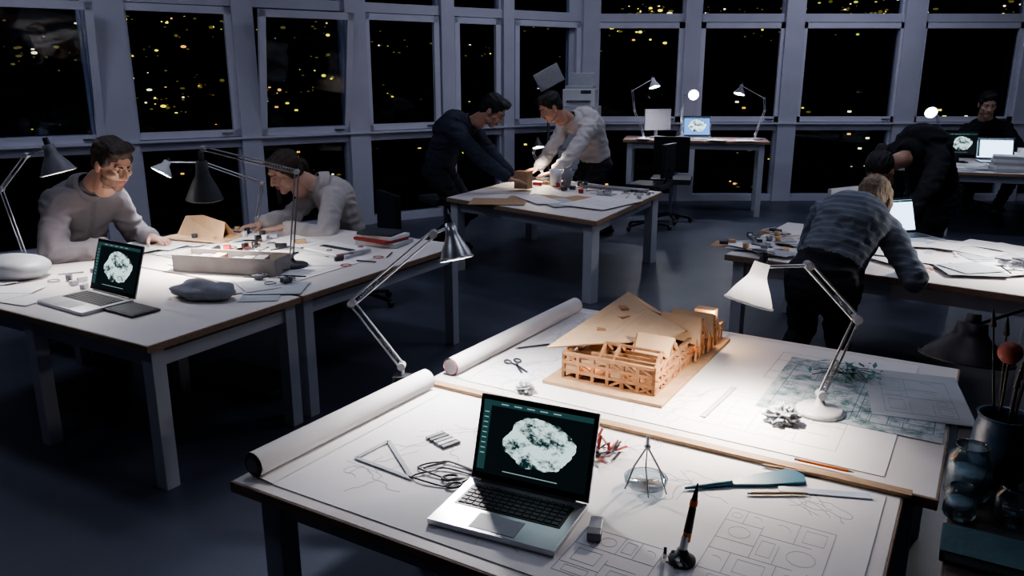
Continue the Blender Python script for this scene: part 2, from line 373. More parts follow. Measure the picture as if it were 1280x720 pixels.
# ------------------------------------------------------------------ laptops/monitors
def screenmat(kind):
    nm='display_'+kind
    if nm in MATS:return MATS[nm]
    m=bpy.data.materials.new(nm);m.use_nodes=True;nt=m.node_tree;b=nt.nodes['Principled BSDF'];L=nt.links.new
    b.inputs['Base Color'].default_value=(.004,.004,.005,1);b.inputs['Roughness'].default_value=.25
    tc=nt.nodes.new('ShaderNodeTexCoord')
    n1=nt.nodes.new('ShaderNodeTexNoise');n1.inputs['Scale'].default_value=3.0;n1.inputs['Detail'].default_value=3
    L(tc.outputs['Object'],n1.inputs['Vector'])
    ln=nt.nodes.new('ShaderNodeVectorMath');ln.operation='LENGTH'
    mp=nt.nodes.new('ShaderNodeMapping');mp.inputs['Scale'].default_value=(1.0,.95,0);mp.inputs['Location'].default_value=(-.05,-.01,0)
    L(tc.outputs['Object'],mp.inputs['Vector']);L(mp.outputs[0],ln.inputs[0])
    ad=nt.nodes.new('ShaderNodeMath');ad.operation='MULTIPLY_ADD';ad.inputs[1].default_value=.28;L(n1.outputs[0],ad.inputs[0]);L(ln.outputs['Value'],ad.inputs[2])
    ls=nt.nodes.new('ShaderNodeMath');ls.operation='LESS_THAN';ls.inputs[1].default_value=.46;L(ad.outputs[0],ls.inputs[0])
    n2=nt.nodes.new('ShaderNodeTexNoise');n2.inputs['Scale'].default_value=4.5;n2.inputs['Detail'].default_value=12;n2.inputs['Roughness'].default_value=.72
    L(tc.outputs['Object'],n2.inputs['Vector'])
    r=nt.nodes.new('ShaderNodeValToRGB');e=r.color_ramp.elements;e[0].position=.44;e[0].color=(.006,.02,.022,1);e[1].position=.53;e[1].color=(.52,.68,.68,1)
    L(n2.outputs[0],r.inputs[0])
    mx=nt.nodes.new('ShaderNodeMix');mx.data_type='RGBA';L(ls.outputs[0],mx.inputs[0])
    mx.inputs[6].default_value={'map':(.003,.006,.007,1),'app':(.08,.20,.5,1),'doc':(.45,.62,.85,1)}[kind];L(r.outputs[0],mx.inputs[7])
    L(mx.outputs[2],b.inputs['Emission Color']);b.inputs['Emission Strength'].default_value={'map':1.5,'app':2.4,'doc':4}[kind]
    if kind=='doc': nt.links.remove(mx.inputs[0].links[0]);mx.inputs[0].default_value=0
    MATS[nm]=m;return m
UI=mat('ui_bar',(.01,.01,.01),.4,emit=(.02,.06,.063),estr=1);UIL=mat('ui_text',(.01,.01,.01),.4,emit=(.3,.42,.42),estr=1.0)
def disp(parent,w_,h_,M,kind):
    m=MB();m.add([(-.5,-.5,0),(.5,-.5,0),(.5,.5,0),(-.5,.5,0)],[(0,1,2,3)],screenmat(kind))
    m.box((0,.46,.004),(1,.07,.003),UI);m.box((-.46,0,.004),(.07,.9,.003),UI)
    for i in range(9): m.box((-.46,.33-i*.07,.007),(.04,.012,.002),UIL)
    for i in range(5): m.box((-.3+i*.12,.46,.007),(.07,.014,.002),UIL)
    m.box((0,-.43,.004),(.5,.01,.003),UIL)
    o=m.obj('display',parent=parent);o.matrix_local=M@Matrix.Diagonal((w_,h_,.3,1));return o
def laptop(loc,rz,W=.34,D=.235,z=.756,kind='map',tilt=18,body=ALU):
    e=empty('laptop',(*loc,z),rz);m=MB()
    m.box((0,-D/2,.009),(W,D,.016),body)
    m.box((0,-D*.36,.0175),(W*.86,D*.46,.002),BLACK)
    for r in range(6):
        nk=14
        for k in range(nk):
            m.box((-W*.41+W*.82*(k+.5)/nk,-D*.36+D*.21-r*D*.075,.0195),(W*.05,D*.058,.003),DGREY)
    m.box((0,-D*.80,.0175),(W*.36,D*.30,.0015),LGREY)
    m.cyl((-W*.4,0,.014),(W*.4,0,.014),.008,.008,DGREY)
    M=Matrix.Translation((0,.004,.018))@Matrix.Rotation(rad(90-tilt),4,'X')
    m.box((0,D/2,-.004),(W,D,.008),body,M);m.box((0,D/2,.0008),(W-.004,D-.004,.002),BLACK,M)
    m.obj('chassis',parent=e,bevel=.002)
    disp(e,W*.93,D*.86,M@Matrix.Translation((0,D/2+.003,.003)),kind)
    return e
laptop((.045,2.105),-25,.375,.255,.7565)
laptop((-2.22,4.27),-33,.43,.29,.754)
laptop((2.66,11.75),-5,.42,.30,1.055,'app')
laptop((2.92,5.98),18,.40,.27,.756,'doc')
laptop((6.55,10.95),-18,.46,.30,.806,'doc')
def monitor(loc,rz,z,W=.5,Hh=.32,kind='map',col=BLACK,on=True):
    e=empty('computer_monitor',(*loc,z),rz);m=MB()
    m.box((0,.02,.006),(.22,.16,.012),col);m.box((0,.05,.11),(.05,.03,.2),col)
    m.box((0,.01,.1+Hh/2),(W,.035,Hh),col);m.box((0,.035,.1+Hh/2),(W*.6,.04,Hh*.6),col)
    m.obj('housing',parent=e,bevel=.004)
    if on: disp(e,W*.92,Hh*.88,Matrix.Translation((0,-.0095,.1+Hh/2))@Matrix.Rotation(rad(90),4,'X'),kind)
monitor((5.95,10.75),-8,.806,.42,.30,'map')
monitor((2.12,11.85),20,1.056,.42,.3,'doc',LGREY,False)
monitor((2.50,5.95),-150,.756,.42,.28,'doc',LGREY,False)
# ------------------------------------------------------------------ lamps
def lamp(name,base,joints,head,aim,power,shade=WHITE,arm=ALU,r=.075,L=.13,color=(1,.95,.88),basek='disc',bulb=BULB,open_=150,springs=True,rb=.10):
    e=empty(name,base);b=V(base);m=MB();J=[V(j)-b for j in joints];h=V(head)-b;a=V(aim).normalized()
    if basek=='disc':
        m.lathe([(1e-4,0),(rb,0),(rb,.012),(rb*.85,.022),(rb*.25,.03),(.014,.05),(.012,.075),(1e-4,.075)],WHITE if shade==SHADE_W else shade)
        st=V((0,0,.07))
    else:
        m.box((0,0,-.03),(.05,.05,.10),DGREY);m.box((.0,0,.02),(.07,.05,.02),DGREY);m.cyl((0,0,.02),(0,0,.08),.011,.011,STEEL);m.cyl((0,0,-.1),(0,0,-.075),.02,.02,STEEL);st=V((0,0,.07))
    pts=[st]+J+[h-a*L*.9]
    for i in range(len(pts)-1):
        p,q=pts[i],pts[i+1];d=(q-p).normalized();s_=d.cross(V((0,1,0)))
        if s_.length<.1:s_=V((1,0,0))
        s_.normalize();last=i==len(pts)-2
        if last: m.cyl(p,q,.006,.006,arm)
        else:
            for k in(-1,1): m.cyl(p+s_*.011*k,q+s_*.011*k,.0050,.0050,arm,n=8)
            if springs:
                n=60;l2=(q-p).length*.35;prev=None;y=d.cross(s_)
                for t in range(n):
                    c=p+d*(.03+l2*t/n)+(s_*math.cos(t*1.3)+y*math.sin(t*1.3))*.008
                    if prev is not None:m.cyl(prev,c,.0014,.0014,STEEL,n=5,cap=False)
                    prev=c
        m.cyl(p-V((0,.018,0)),p+V((0,.018,0)),.016,.016,LGREY,n=14)
    m.obj('arm_and_base',parent=e)
    q=(-a).to_track_quat('Z','Y').to_matrix().to_4x4();M=Matrix.Translation(h)@q
    s=MB()
    pr=[(1e-4,L),(r*.32,L),(r*.36,L*.72),(r*.42,L*.62),(r*.72,L*.34),(r*.92,L*.12),(r,0)]
    s.lathe(pr,shade,M,28)
    if shade!=SHADE_W: s.lathe([(x*.96,z-.002) for x,z in pr[2:]],WHITE,M,28)
    s.lathe([(r,0),(r*1.03,.0),(r*1.03,.006),(r,.008)],shade,M,28)
    s.cyl((0,0,L),(0,0,L*1.25),r*.18,r*.15,DGREY,M)
    s.obj('shade',parent=e)
    bb=MB();bb.ball((0,0,L*.30),(r*.36,r*.36,r*.42),bulb,M);bb.obj('bulb',parent=e)
    if power>0: light('light','SPOT',tuple(M@V((0,0,L*.02))),power,color,e,.03,aim=tuple(a),angle=open_)
    return e
lamp('desk_lamp',(1.12,2.70,.757),[(1.235,2.74,1.10),(1.04,2.73,1.30)],(.83,2.70,1.17),(-.30,-.12,-1),60,r=.085,L=.15,rb=.085,shade=SHADE_W,color=(1,.88,.77))
lamp('clamp_lamp',(-.44,3.0,.755),[(-.62,2.98,1.09),(-.30,3.0,1.36)],(-.21,2.96,1.27),(.2,-.25,-1),52,r=.065,L=.14,basek='clamp',shade=ALU,color=(1,.95,.93),bulb=BULBC)
lamp('desk_lamp',(-1.41,5.0,.755),[(-1.34,5.0,1.36),(-1.93,5.05,1.50)],(-1.93,5.0,1.19),(-.05,0.1,-1),88,r=.11,L=.24,shade=DGREY,color=(1,.91,.82),arm=GREY)
lamp('desk_lamp',(-3.05,4.9,.755),[(-3.2,5.0,1.25),(-2.95,4.9,1.47)],(-2.70,4.78,1.38),(.25,.0,-1),24,r=.10,L=.17,shade=GREY,color=(1,.95,.92))
lamp('desk_lamp',(-2.05,6.35,.755),[(-2.0,6.4,1.1),(-2.35,6.1,1.30)],(-2.60,5.95,1.24),(-.4,-.35,-.8),20,r=.08,L=.10,shade=LGREY,color=(.95,.97,1),bulb=BULBC)
lamp('desk_lamp',(1.85,11.45,1.056),[(1.72,11.5,1.45),(1.68,11.5,1.72)],(1.98,11.45,1.77),(.2,-.3,-1),30,r=.08,L=.13,shade=WHITE,color=(.95,.95,1),bulb=BULBC)
lamp('desk_lamp',(3.4,11.35,1.056),[(3.52,11.4,1.45),(3.5,11.4,1.62)],(3.12,11.3,1.68),(-.3,-.2,-1),30,r=.08,L=.13,shade=GREY,color=(.95,.95,1),bulb=BULBC)
lamp('desk_lamp',(2.45,11.7,1.056),[(2.45,11.8,1.4),(2.5,11.85,1.66)],(2.56,11.6,1.66),(.0,-1,-.15),4,r=.075,L=.08,shade=GREY,color=(.95,.97,1),bulb=BULBC)
lamp('desk_lamp',(5.32,9.85,.806),[(5.3,10.0,1.2),(5.2,10.0,1.45)],(5.02,9.80,1.5),(-.15,-.9,-.45),20,r=.075,L=.09,shade=GREY,color=(.95,.97,1),bulb=BULBC)
lamp('desk_lamp',(7.0,9.6,.806),[(7.2,9.8,1.4),(7.0,9.7,1.7)],(6.7,9.6,1.6),(-.2,0,-1),34,r=.08,L=.1,shade=GREY,color=(.95,.97,1),bulb=BULBC)
lamp('desk_lamp',(.36,9.35,.755),[(.25,9.5,1.05),(.3,9.5,1.18)],(.3,9.2,1.14),(0.1,-.3,-1),42,r=.07,L=.1,shade=DGREY,color=(1,.82,.62))
lamp('desk_lamp',(3.5,5.1,.755),[(3.62,5.15,1.2),(3.55,5.0,1.5)],(3.40,4.85,1.40),(-.5,.1,-1),75,r=.085,L=.14,shade=GREY,color=(1,.95,.91))  # added lamp kept out of view, only brightens the right table
lamp('desk_lamp',(1.72,2.35,.755),[(1.85,2.5,1.05),(1.8,2.6,1.2)],(1.60,2.66,.98),(-.1,-.1,-1),0.0,r=.15,L=.13,shade=mat('dark_bronze_shade',(.05,.042,.044),.45,.3),arm=BLACK,springs=False,bulb=DGREY)
# ------------------------------------------------------------------ architectural model
def house():
    e=empty('architectural_house_model',(.565,3.25,.7565),-30.5)
    m=MB();m.box((0,0,.006),(.50,.90,.012),KRAFT);m.obj('baseboard',parent=e)
    h=MB();R=random.Random(3)
    x0,x1=-.19,.19;y0,y1=-.38,.34
    lv=(.012,.048,.084,.118)
    for z in lv[:3]: h.box(((x0+x1)/2,(y0+y1)/2,z),(x1-x0,y1-y0,.005),KRAFT)
    n=10
    for i in range(n+1):
        y=y0+(y1-y0)*i/n
        for x in(x0,x1,.06): h.box((x,y,.065),(.013,.013,.112),BALSA)
    for i in range(7):
        x=x0+(x1-x0)*i/6
        for y in(y0,y1): h.box((x,y,.065),(.013,.013,.112),BALSA)
    for z in lv:
        for x in(x0,x1):h.beam((x,y0,z),(x,y1,z),.015,.012,BALSA)
        for y in(y0,y1):h.beam((x0,y,z),(x1,y,z),.015,.012,BALSA)
    def brace(p,q,s):
        (xa,ya),(xb,yb)=p,q
        for j in range(3):
            za,zb=lv[j],lv[j+1];k=R.random()
            if k<.42:h.beam((xa,ya,za),(xb,yb,zb),.009,.010,BALSA)
            if .25<k<.7:h.beam((xb,yb,za),(xa,ya,zb),.009,.010,BALSA)
            if k>.88:h.beam((xa,ya,(za+zb)/2),(xb,yb,(za+zb)/2),.004,zb-za,KRAFT)
    for i in range(n): brace((x1,y0+(y1-y0)*i/n),(x1,y0+(y1-y0)*(i+1)/n),1)
    for i in range(6): brace((x0+(x1-x0)*i/6,y0),(x0+(x1-x0)*(i+1)/6,y0),1)
    for y in(-.2,.0,.16): h.box((-.02,y,.06),(x1-x0-.10,.004,.10),KRAFT)
    h.box((-.03,-.02,.06),(.004,.6,.10),KRAFT)
    # open rafters on the uncovered front-right corner and joists on the roof deck
    for y in(-.36,-.315,-.27,-.225,-.18): h.beam((-.08+(y+.36)*1.2,y,.128),(x1,y,.128),.009,.012,BALSA)
    for yc,ht,x_ in((-.31,.165,-.04),(-.20,.185,.05)):
        for xx in(x_,x_+.06,x1):
            h.beam((xx,yc-.06,.12),(xx,yc,ht),.010,.010,BALSA);h.beam((xx,yc+.06,.12),(xx,yc,ht),.010,.010,BALSA);h.beam((xx,yc,.12),(xx,yc,ht),.008,.008,BALSA)
        h.beam((x_,yc,ht),(x1+.01,yc,ht),.010,.010,BALSA)
    h.obj('timber_lattice',parent=e)
    r=MB()
    def slab(pts,t=.006,mm=CARD):
        n_=(V(pts[1])-V(pts[0])).cross(V(pts[-1])-V(pts[0])).normalized()*t
        k=len(pts);vs=[V(p) for p in pts]+[V(p)+n_ for p in pts]
        r.add(vs,[tuple(range(k))[::-1],tuple(range(k,2*k))]+[(i,(i+1)%k,k+(i+1)%k,k+i) for i in range(k)],mm)
    # large folded sheet: cut on a diagonal, rising from the left eave to a high back corner
    slab([(-.26,-.40,.128),(-.04,-.27,.150),(-.02,.10,.195),(-.16,.20,.232)])
    slab([(-.04,-.27,.150),(.13,-.15,.150),(.17,.03,.150),(-.02,.10,.195)])
    slab([(-.16,.20,.232),(-.02,.10,.195),(.02,.24,.13),(-.18,.34,.12)])
    slab([(-.02,.10,.195),(.17,.03,.150),(.16,.10,.125),(.02,.20,.13)])
    # small sheet on the second front gable
    slab([(.06,-.255,.128),(.20,-.255,.125),(.20,-.20,.189),(.05,-.20,.189)])
    slab([(.05,-.20,.189),(.20,-.20,.189),(.20,-.145,.125),(.08,-.145,.128)])
    # jagged cut gables at the far right end
    for yc,ww,hh,xx in((.10,.14,.195,.235),(.24,.13,.175,.245)):
        slab([(.04,yc-ww/2,.12),(xx,yc-ww/2,.095),(xx-.02,yc,hh),(.04,yc,hh)])
        slab([(.04,yc,hh),(xx-.02,yc,hh),(xx,yc+ww/2,.095),(.04,yc+ww/2,.12)])
        for q in(-1,1): r.beam((xx-.01,yc+q*ww/2,.095),(xx-.02,yc,hh-.005),.014,.014,BALSA)
        for q in(-.5,0,.5): r.beam((xx-.02,yc+q*ww*.8,.02),(xx-.02,yc+q*ww*.5,.13),.009,.009,BALSA)
        r.beam((xx-.02,yc-ww*.35,.115),(xx-.02,yc+ww*.35,.115),.008,.008,BALSA)
    r.box((.15,.38,.085),(.09,.06,.15),CARD);r.box((.07,.37,.06),(.05,.05,.10),BALSA)
    for q in(.34,.38,.42): r.box((.215,q,.05),(.007,.007,.08),BALSA)
    r.beam((.215,.33,.09),(.215,.43,.09),.01,.008,BALSA)
    # irregular cut-outs in the sheet
    for x,y,z,a in((-.13,-.16,.166,25),(-.09,-.02,.187,-20),(-.12,.05,.205,40)):
        r.box((x,y,z),(.035,.05,.008),BALSA,rz=a)
    r.obj('folded_roof',parent=e)
    light('interior_glow','POINT',(.12,-.29,.066),.6,(1,.5,.2),e,.01)
    light('interior_glow','POINT',(.12,.08,.066),.8,(1,.5,.2),e,.01)
    light('interior_glow','POINT',(-.10,-.29,.066),.5,(1,.5,.2),e,.01)
    light('interior_glow','POINT',(.21,.33,.16),1.5,(1,.65,.36),e,.01)
    return e
house()
# ------------------------------------------------------------------ foreground small things
Z0=.757
m=MB();R=random.Random(4);pts=[]
for i in range(70):
    t=i/70*math.pi*2*2.6;pts.append((.10*math.cos(t)*(1-.3*i/70)+.02*math.sin(3*t),.05*math.sin(t)+.03*math.sin(.5*t),.004+.002*math.sin(t*5)))
m.tube(pts,.0028,DGREY);m.obj('cable_coil',(-.20,2.23,Z0),-20)
def tool_scissors(loc,rz,z=Z0,col=DGREY,S=1):
    m=MB()
    for k in(-1,1):
        m.beam((0,0,.004),(.09*S,.012*k*S,.004),.010*S,.003,STEEL)
        pr=[(-.05*S+.022*S*math.cos(t*math.pi/6),-.022*k*S+.014*S*math.sin(t*math.pi/6),.005) for t in range(13)]
        m.tube(pr,.0035*S,col,n=6);m.beam((0,0,.005),(-.032*S,-.014*k*S,.005),.007*S,.005,col)
    return m.obj('scissors',(*loc,z),rz)
tool_scissors((-.13,2.2),20,S=1.1);tool_scissors((.02,3.18),-70,S=1.0)
def setsquare(loc,rz,S,mm,z=Z0):
    m=MB();a,b,c=(0,0),(S,0),(0,S*.62)
    for p,q in((a,b),(b,c),(c,a)): m.beam((*p,.002),(*q,.002),S*.06,.003,mm)
    return m.obj('set_square',(*loc,z),rz)
setsquare((-.50,2.34),-35,.24,PAPERG);
m=MB()
for k in range(5): m.box((k*.022,0,.004),(.016,.07,.008),[GREY,DGREY,GREY,LGREY,DGREY][k])
m.obj('marker_pens',(-.26,2.50,Z0),-50)
for (x,y,r_,mm) in[(.87,2.25,-22,WOOD),(.98,2.28,-30,ORANGE),(.78,2.11,0,WOOD),(-.02,2.5,30,DGREY),(.10,3.42,20,DGREY)]:
    q=MB();q.cyl((-.08,0,.005),(.07,0,.005),.0045,.0045,mm,n=6);q.cyl((.07,0,.005),(.088,0,.005),.0045,.0006,WOOD,n=6);q.cyl((-.09,0,.005),(-.08,0,.005),.0045,.0045,STEEL,n=6);q.obj('pencil',(x,y,Z0),r_)
MB().box((0,0,.0015),(.34,.02,.003),LGREY).box((0,.007,.0035),(.32,.002,.001),INK).obj('steel_ruler',(.78,2.80,.757),56)
MB().box((0,0,.0015),(.26,.03,.003),ALU).obj('steel_ruler',(.92,2.12,Z0),-10)
m=MB();m.add([(0,-.012,.0),(.10,-.035,0),(.22,-.045,0),(.24,0,0),(.22,.045,0),(.10,.035,0),(0,.012,0)]+[(0,-.012,.008),(.10,-.035,.008),(.22,-.045,.008),(.24,0,.008),(.22,.045,.008),(.10,.035,.008),(0,.012,.008)],
 [(6,5,4,3,2,1,0),(7,8,9,10,11,12,13)]+[(i,(i+1)%7,7+(i+1)%7,7+i) for i in range(7)],TEAL)
m.cyl((-.15,0,.005),(0,0,.006),.004,.010,TEAL);m.obj('drafting_trowel',(.66,2.17,Z0),12,bevel=.002)
m=MB()
for s_ in(-1,1):
    m.tube([(.0,0,.13),(.035*s_,.01,.07),(.07*s_,.0,.004)],.003,STEEL);m.tube([(0,0,.13),(.02*s_,-.03,.08),(.03*s_,-.07,.004)],.0022,STEEL)
m.cyl((0,0,.125),(0,0,.165),.006,.005,STEEL);m.ball((0,0,.13),.010,STEEL)
m.lathe([(.001,.004),(.05,.004),(.062,.012),(.066,.03),(.063,.03),(.058,.014),(.001,.008)],JARG)
m.obj('drafting_divider',(.40,2.16,Z0),20)
m=MB()
for i in range(34):
    a=R.uniform(0,6.28);q=R.uniform(0,.06);m.beam((q*math.cos(a),q*math.sin(a),.004),(q*math.cos(a)+R.uniform(-.05,.05),q*math.sin(a)+R.uniform(-.04,.04),R.uniform(.01,.06)),.009,.003,R.choice([RED,KRAFT,DGREY,GREY,RED]))
m.obj('material_offcuts',(.28,2.36,Z0))
m=MB();m.lathe([(.001,0),(.035,0),(.035,.008),(.018,.02),(.012,.035),(.001,.035)],DGREY)
a=V((.16,.10,.98)).normalized()
m.cyl(V((0,0,.02)),V((0,0,.02))+a*.05,.011,.010,STEEL);m.cyl(a*.055,a*.08,.011,.011,ORANGE);m.cyl(a*.08,a*.15,.011,.009,BLACK);m.cyl(a*.15,a*.165,.010,.010,ORANGE);m.cyl(a*.165,a*.21,.008,.002,BLACK)
for i in range(8): m.beam((R.uniform(-.05,.02),R.uniform(-.04,.04),.005),(R.uniform(-.06,.03),R.uniform(-.05,.05),.02),.008,.006,R.choice([DGREY,STEEL,LGREY]))
m.obj('craft_knife_in_stand',(.43,1.78,Z0))
MB().box((0,0,.012),(.035,.09,.024),LGREY).box((0,-.03,.012),(.037,.035,.025),GREY).obj('eraser',(.225,1.91,Z0),-12,bevel=.003)
def lump(name,loc,rr,mm,seed,amp=.35,fr=2.2,rz=0):
    m=MB();m.ball((0,0,0),1,mm,None,40,24)
    vs=[]
    for p in m.v:
        k=1+amp*noise.noise(p*fr+V((seed,seed*2,0)));q=p*k;q.z=max(q.z,-.72);vs.append(V((q.x*rr[0],q.y*rr[1],(q.z+.72)*rr[2])))
    m.v=vs;return m.obj(name,loc,rz)
lump('crumpled_paper',(.96,2.62,Z0),(.05,.045,.03),PAPERG,3,.9,4)
lump('crumpled_paper',(.05,2.90,Z0),(.03,.03,.02),PAPERG,5,.9,4)
def jar(loc,r,h,z,water=False):
    m=MB();m.lathe([(.001,0),(r*.9,0),(r,.01),(r,h*.75),(r*.75,h*.88),(r*.75,h),(r*.70,h),(r*.70,h*.88),(r*.95,h*.74),(r*.95,.012),(.001,.012)],JARG,n=32)
    if water:
        m.lathe([(.001,.013),(r*.93,.013),(r*.93,h*.5),(.001,h*.5)],mat('murky_water',(.45,.50,.54),.2),n=32)
    return m.obj('glass_jar',(*loc,z),0)
jar((1.33,2.11),.06,.16,.755,True);jar((1.25,2.0),.042,.09,.755,True);jar((1.38,1.97),.05,.11,.755)
m=MB();m.lathe([(.001,0),(.06,0),(.075,.03),(.085,.10),(.078,.17),(.07,.20),(.078,.215),(.07,.215),(.062,.20),(.07,.10),(.001,.02)],BLUEC,n=32)
for i in range(9):
    a=R.uniform(0,6.28);t=R.uniform(.1,.38);d=V((math.cos(a)*t,math.sin(a)*t,1)).normalized();L=R.uniform(.25,.42);p=V((math.cos(a)*.02,math.sin(a)*.02,.05))
    m.cyl(p,p+d*L,.004,.003,R.choice([DWOOD,BLACK,DWOOD]),n=8);m.tcap(p+d*L,p+d*(L+.05),.009,.002,DWOOD)
m.ball((.0,.03,.40),.034,mat('dull_red_ball',(.30,.07,.045),.5))
m.cyl((0,.03,.1),(0,.03,.38),.004,.004,DWOOD)
m.obj('brush_pot',(1.47,2.2,.755))
MB().box((0,0,.014),(.19,.14,.026),PAPERG).box((0,0,.029),(.20,.15,.004),TEALD).box((0,0,.001),(.20,.15,.004),TEALD).box((-.1,0,.015),(.004,.15,.03),TEALD).obj('book',(1.21,1.80,.755),-30,bevel=.001)
MB().box((0,0,.01),(.16,.2,.02),DWOOD).box((0,0,.022),(.13,.17,.004),KRAFT).obj('sketchbook',(1.62,1.75,.755),-20)
m=MB()
for i in range(60):
    a=R.uniform(0,6.28);q=R.uniform(0,.15);c=V((q*math.cos(a),q*math.sin(a)*.7,R.uniform(.005,.05)));t=R.uniform(0,6.28);l=R.uniform(.015,.03)
    d=V((math.cos(t),math.sin(t),R.uniform(-.3,.5)))*l;s_=V((-math.sin(t),math.cos(t),0))*l*.35
    m.add([c-d,c+s_,c+d,c-s_],[(0,1,2,3)],mat('dusty_teal_leaf',(.06,.20,.19),.7,var=.4))
for i in range(10):
    a=i*.63;m.tube([(0,0,.01),(.06*math.cos(a),.04*math.sin(a),.03),(.14*math.cos(a),.10*math.sin(a),.012)],.0018,DWOOD,n=5)
m.obj('dried_foliage',(1.36,3.05,.758))
# ------------------------------------------------------------------ left table clutter
ZL=.755
lump('cloth_pouch',(-1.70,4.26,ZL),(.19,.10,.055),CLOTHG,2,.3,1.6,-15)
lump('cloth_dome_cap',(-3.0,4.72,ZL),(.19,.15,.085),LGREY,9,.12,1.3)
m=MB()
L_,W_,Hh=.70,.20,.105;t=.006
m.box((0,-W_/2,Hh/2),(L_,t,Hh),CRATE);m.box((0,W_/2,Hh/2),(L_,t,Hh),CRATE);m.box((-L_/2,0,Hh/2),(t,W_,Hh),CRATE);m.box((L_/2,0,Hh/2),(t,W_,Hh),CRATE);m.box((0,0,.004),(L_,W_,.006),CRATE)
for i in range(7): m.box((-.3+i*.1,0,.04+.01*(i%3)),(.07,.15,.06),[CRATE,GREY,KRAFT,GREY][i%4],rz=R.uniform(-16,16))
m.obj('storage_tray',(-1.76,4.90,ZL),-12,bevel=.002)
def papers(name,c,W,D,n,seed,z,mats=(PAPER,),sz=(.3,.21),rz=0):
    m=MB();R=random.Random(seed)
    for i in range(n):
        a=R.uniform(-40,40);m.box((R.uniform(-W,W)/2,R.uniform(-D,D)/2,.001+.0016*i),(sz[0]*R.uniform(.7,1.2),sz[1]*R.uniform(.7,1.2),.0012),R.choice(mats),rz=a)
    return m.obj(name,(*c,z),rz)
papers('loose_papers',(-2.05,5.55),1.0,.8,18,1,ZL,(PAPER,PAPER,PAPER,PAPERG),(.36,.27),-30)
papers('loose_papers',(-1.45,4.55),.4,.45,6,2,ZL,(PAPER,PAPERG),(.28,.2),-30)
papers('loose_papers',(-2.9,4.35),.6,.3,5,3,ZL,(PAPER,),(.3,.22),-30)
sheet('drawing_sheet',(-1.32,5.05),-30,.5,.7,[(-.2,-.3,.4,.55,31)],z=.7555)
def clutter(name,c,W,D,n,seed,z,mats,s=.05,rz=-30,hmax=.05):
    m=MB();R=random.Random(seed)
    for i in range(n):
        x,y=R.uniform(-W,W)/2,R.uniform(-D,D)/2;k=R.random();mm=R.choice(mats);a=R.uniform(0,180)
        if k<.35:m.box((x,y,hmax*.25),(s*R.uniform(.6,1.6),s*R.uniform(.3,.8),hmax*.5),mm,rz=a)
        elif k<.6:
            d=V((math.cos(a),math.sin(a),0))*s*1.4;m.cyl(V((x,y,.006))-d,V((x,y,.006))+d,.005,.004,mm,n=8)
        elif k<.8:m.lathe([(.001,0),(s*.35,0),(s*.4,hmax*.8),(s*.33,hmax*.8),(s*.28,.005),(.001,.005)],mm,Matrix.Translation((x,y,0)),14)
        else:
            pr=[(x+s*math.cos(t*.5)*.7,y+s*.6*math.sin(t*.5),.006) for t in range(14)];m.tube(pr,.003,mm,n=6)
    return m.obj(name,(*c,z),rz)
clutter('craft_tools',(-1.95,5.62),.9,.55,30,5,.784,(RED,DGREY,BLACK,KRAFT,LGREY),.055)
clutter('craft_tools',(-1.45,4.62),.35,.35,12,6,.768,(DGREY,BLACK,GREY))
clutter('craft_tools',(-2.55,4.65),.5,.3,12,8,ZL,(LGREY,WHITE,GREY))
clutter('craft_tools',(-1.1,5.2),.4,.5,12,9,ZL,(DGREY,BLACK,GREY,RED))
m=MB();m.add([(-.22,0,0),(.2,0,0),(.22,.02,.13),(.02,.03,.17),(-.16,.05,.15),(-.22,.16,0),(.2,.16,0)],[(0,1,2,3,4),(5,4,3,2,6)],CARD);m.box((0,.05,.006),(.5,.3,.01),CARD);m.obj('cardboard_model',(-2.28,5.75,.785),-20)
m=MB();z=0
for i,(w_,d_,h_,c_) in enumerate([(.34,.25,.03,PAPERG),(.32,.24,.02,RED),(.33,.22,.025,PAPER),(.28,.2,.02,DGREY)]):
    m.box((R.uniform(-.02,.02),R.uniform(-.02,.02),z+h_/2),(w_,d_,h_),c_,rz=R.uniform(-12,12));z+=h_
m.obj('book_stack',(-.95,5.72,ZL),-25,bevel=.002)
m=MB();m.box((0,0,.012),(.4,.28,.02),PAPERG,rz=8);m.box((0,0,.03),(.36,.26,.012),PAPER,rz=-5);m.box((.02,0,.038),(.3,.05,.004),DGREY);m.obj('book_stack',(-1.22,5.40,ZL),-35)
MB().box((0,0,.005),(.34,.16,.01),BLACK).box((0,0,.0105),(.31,.13,.001),DGREY).obj('tablet',(-2.02,4.03,ZL),-33,bevel=.003)
# ------------------------------------------------------------------ mid table clutter
papers('loose_papers',(.15,7.9),1.0,1.0,7,21,ZL,(KRAFT,PAPER,KRAFT,PAPERG),(.5,.35),-40)
sheet('drawing_sheet',(.85,7.55),50,.7,.5,[(-.3,-.2,.55,.38,33)],z=.768)
MB().box((0,0,.09),(.16,.12,.18),KRAFT).box((0,0,.181),(.15,.11,.003),BALSA).obj('cardboard_box',(.12,8.5,.772),-30,bevel=.003)
def cup(name,loc,z,r,h,mm,handle=False):
    m=MB();m.lathe([(.001,0),(r*.8,0),(r,h),(r*.93,h),(r*.74,.008),(.001,.008)],mm,n=24)
    if handle:m.tube([(r*.9,0,h*.8),(r*1.5,0,h*.7),(r*1.5,0,h*.35),(r*.85,0,h*.25)],.005,mm)
    return m.obj(name,(*loc,z))
cup('coffee_mug',(.48,8.8),.757,.07,.18,WHITE,True);cup('coffee_mug',(.60,8.7),.757,.05,.2,GREY)
clutter('craft_tools',(.55,8.65),.8,.5,20,22,.757,(DGREY,WHITE,KRAFT,RED),.07,-40,.07)
clutter('craft_tools',(1.1,8.1),.5,.6,16,23,.757,(DGREY,GREY,PAPERG,STEEL),.07)
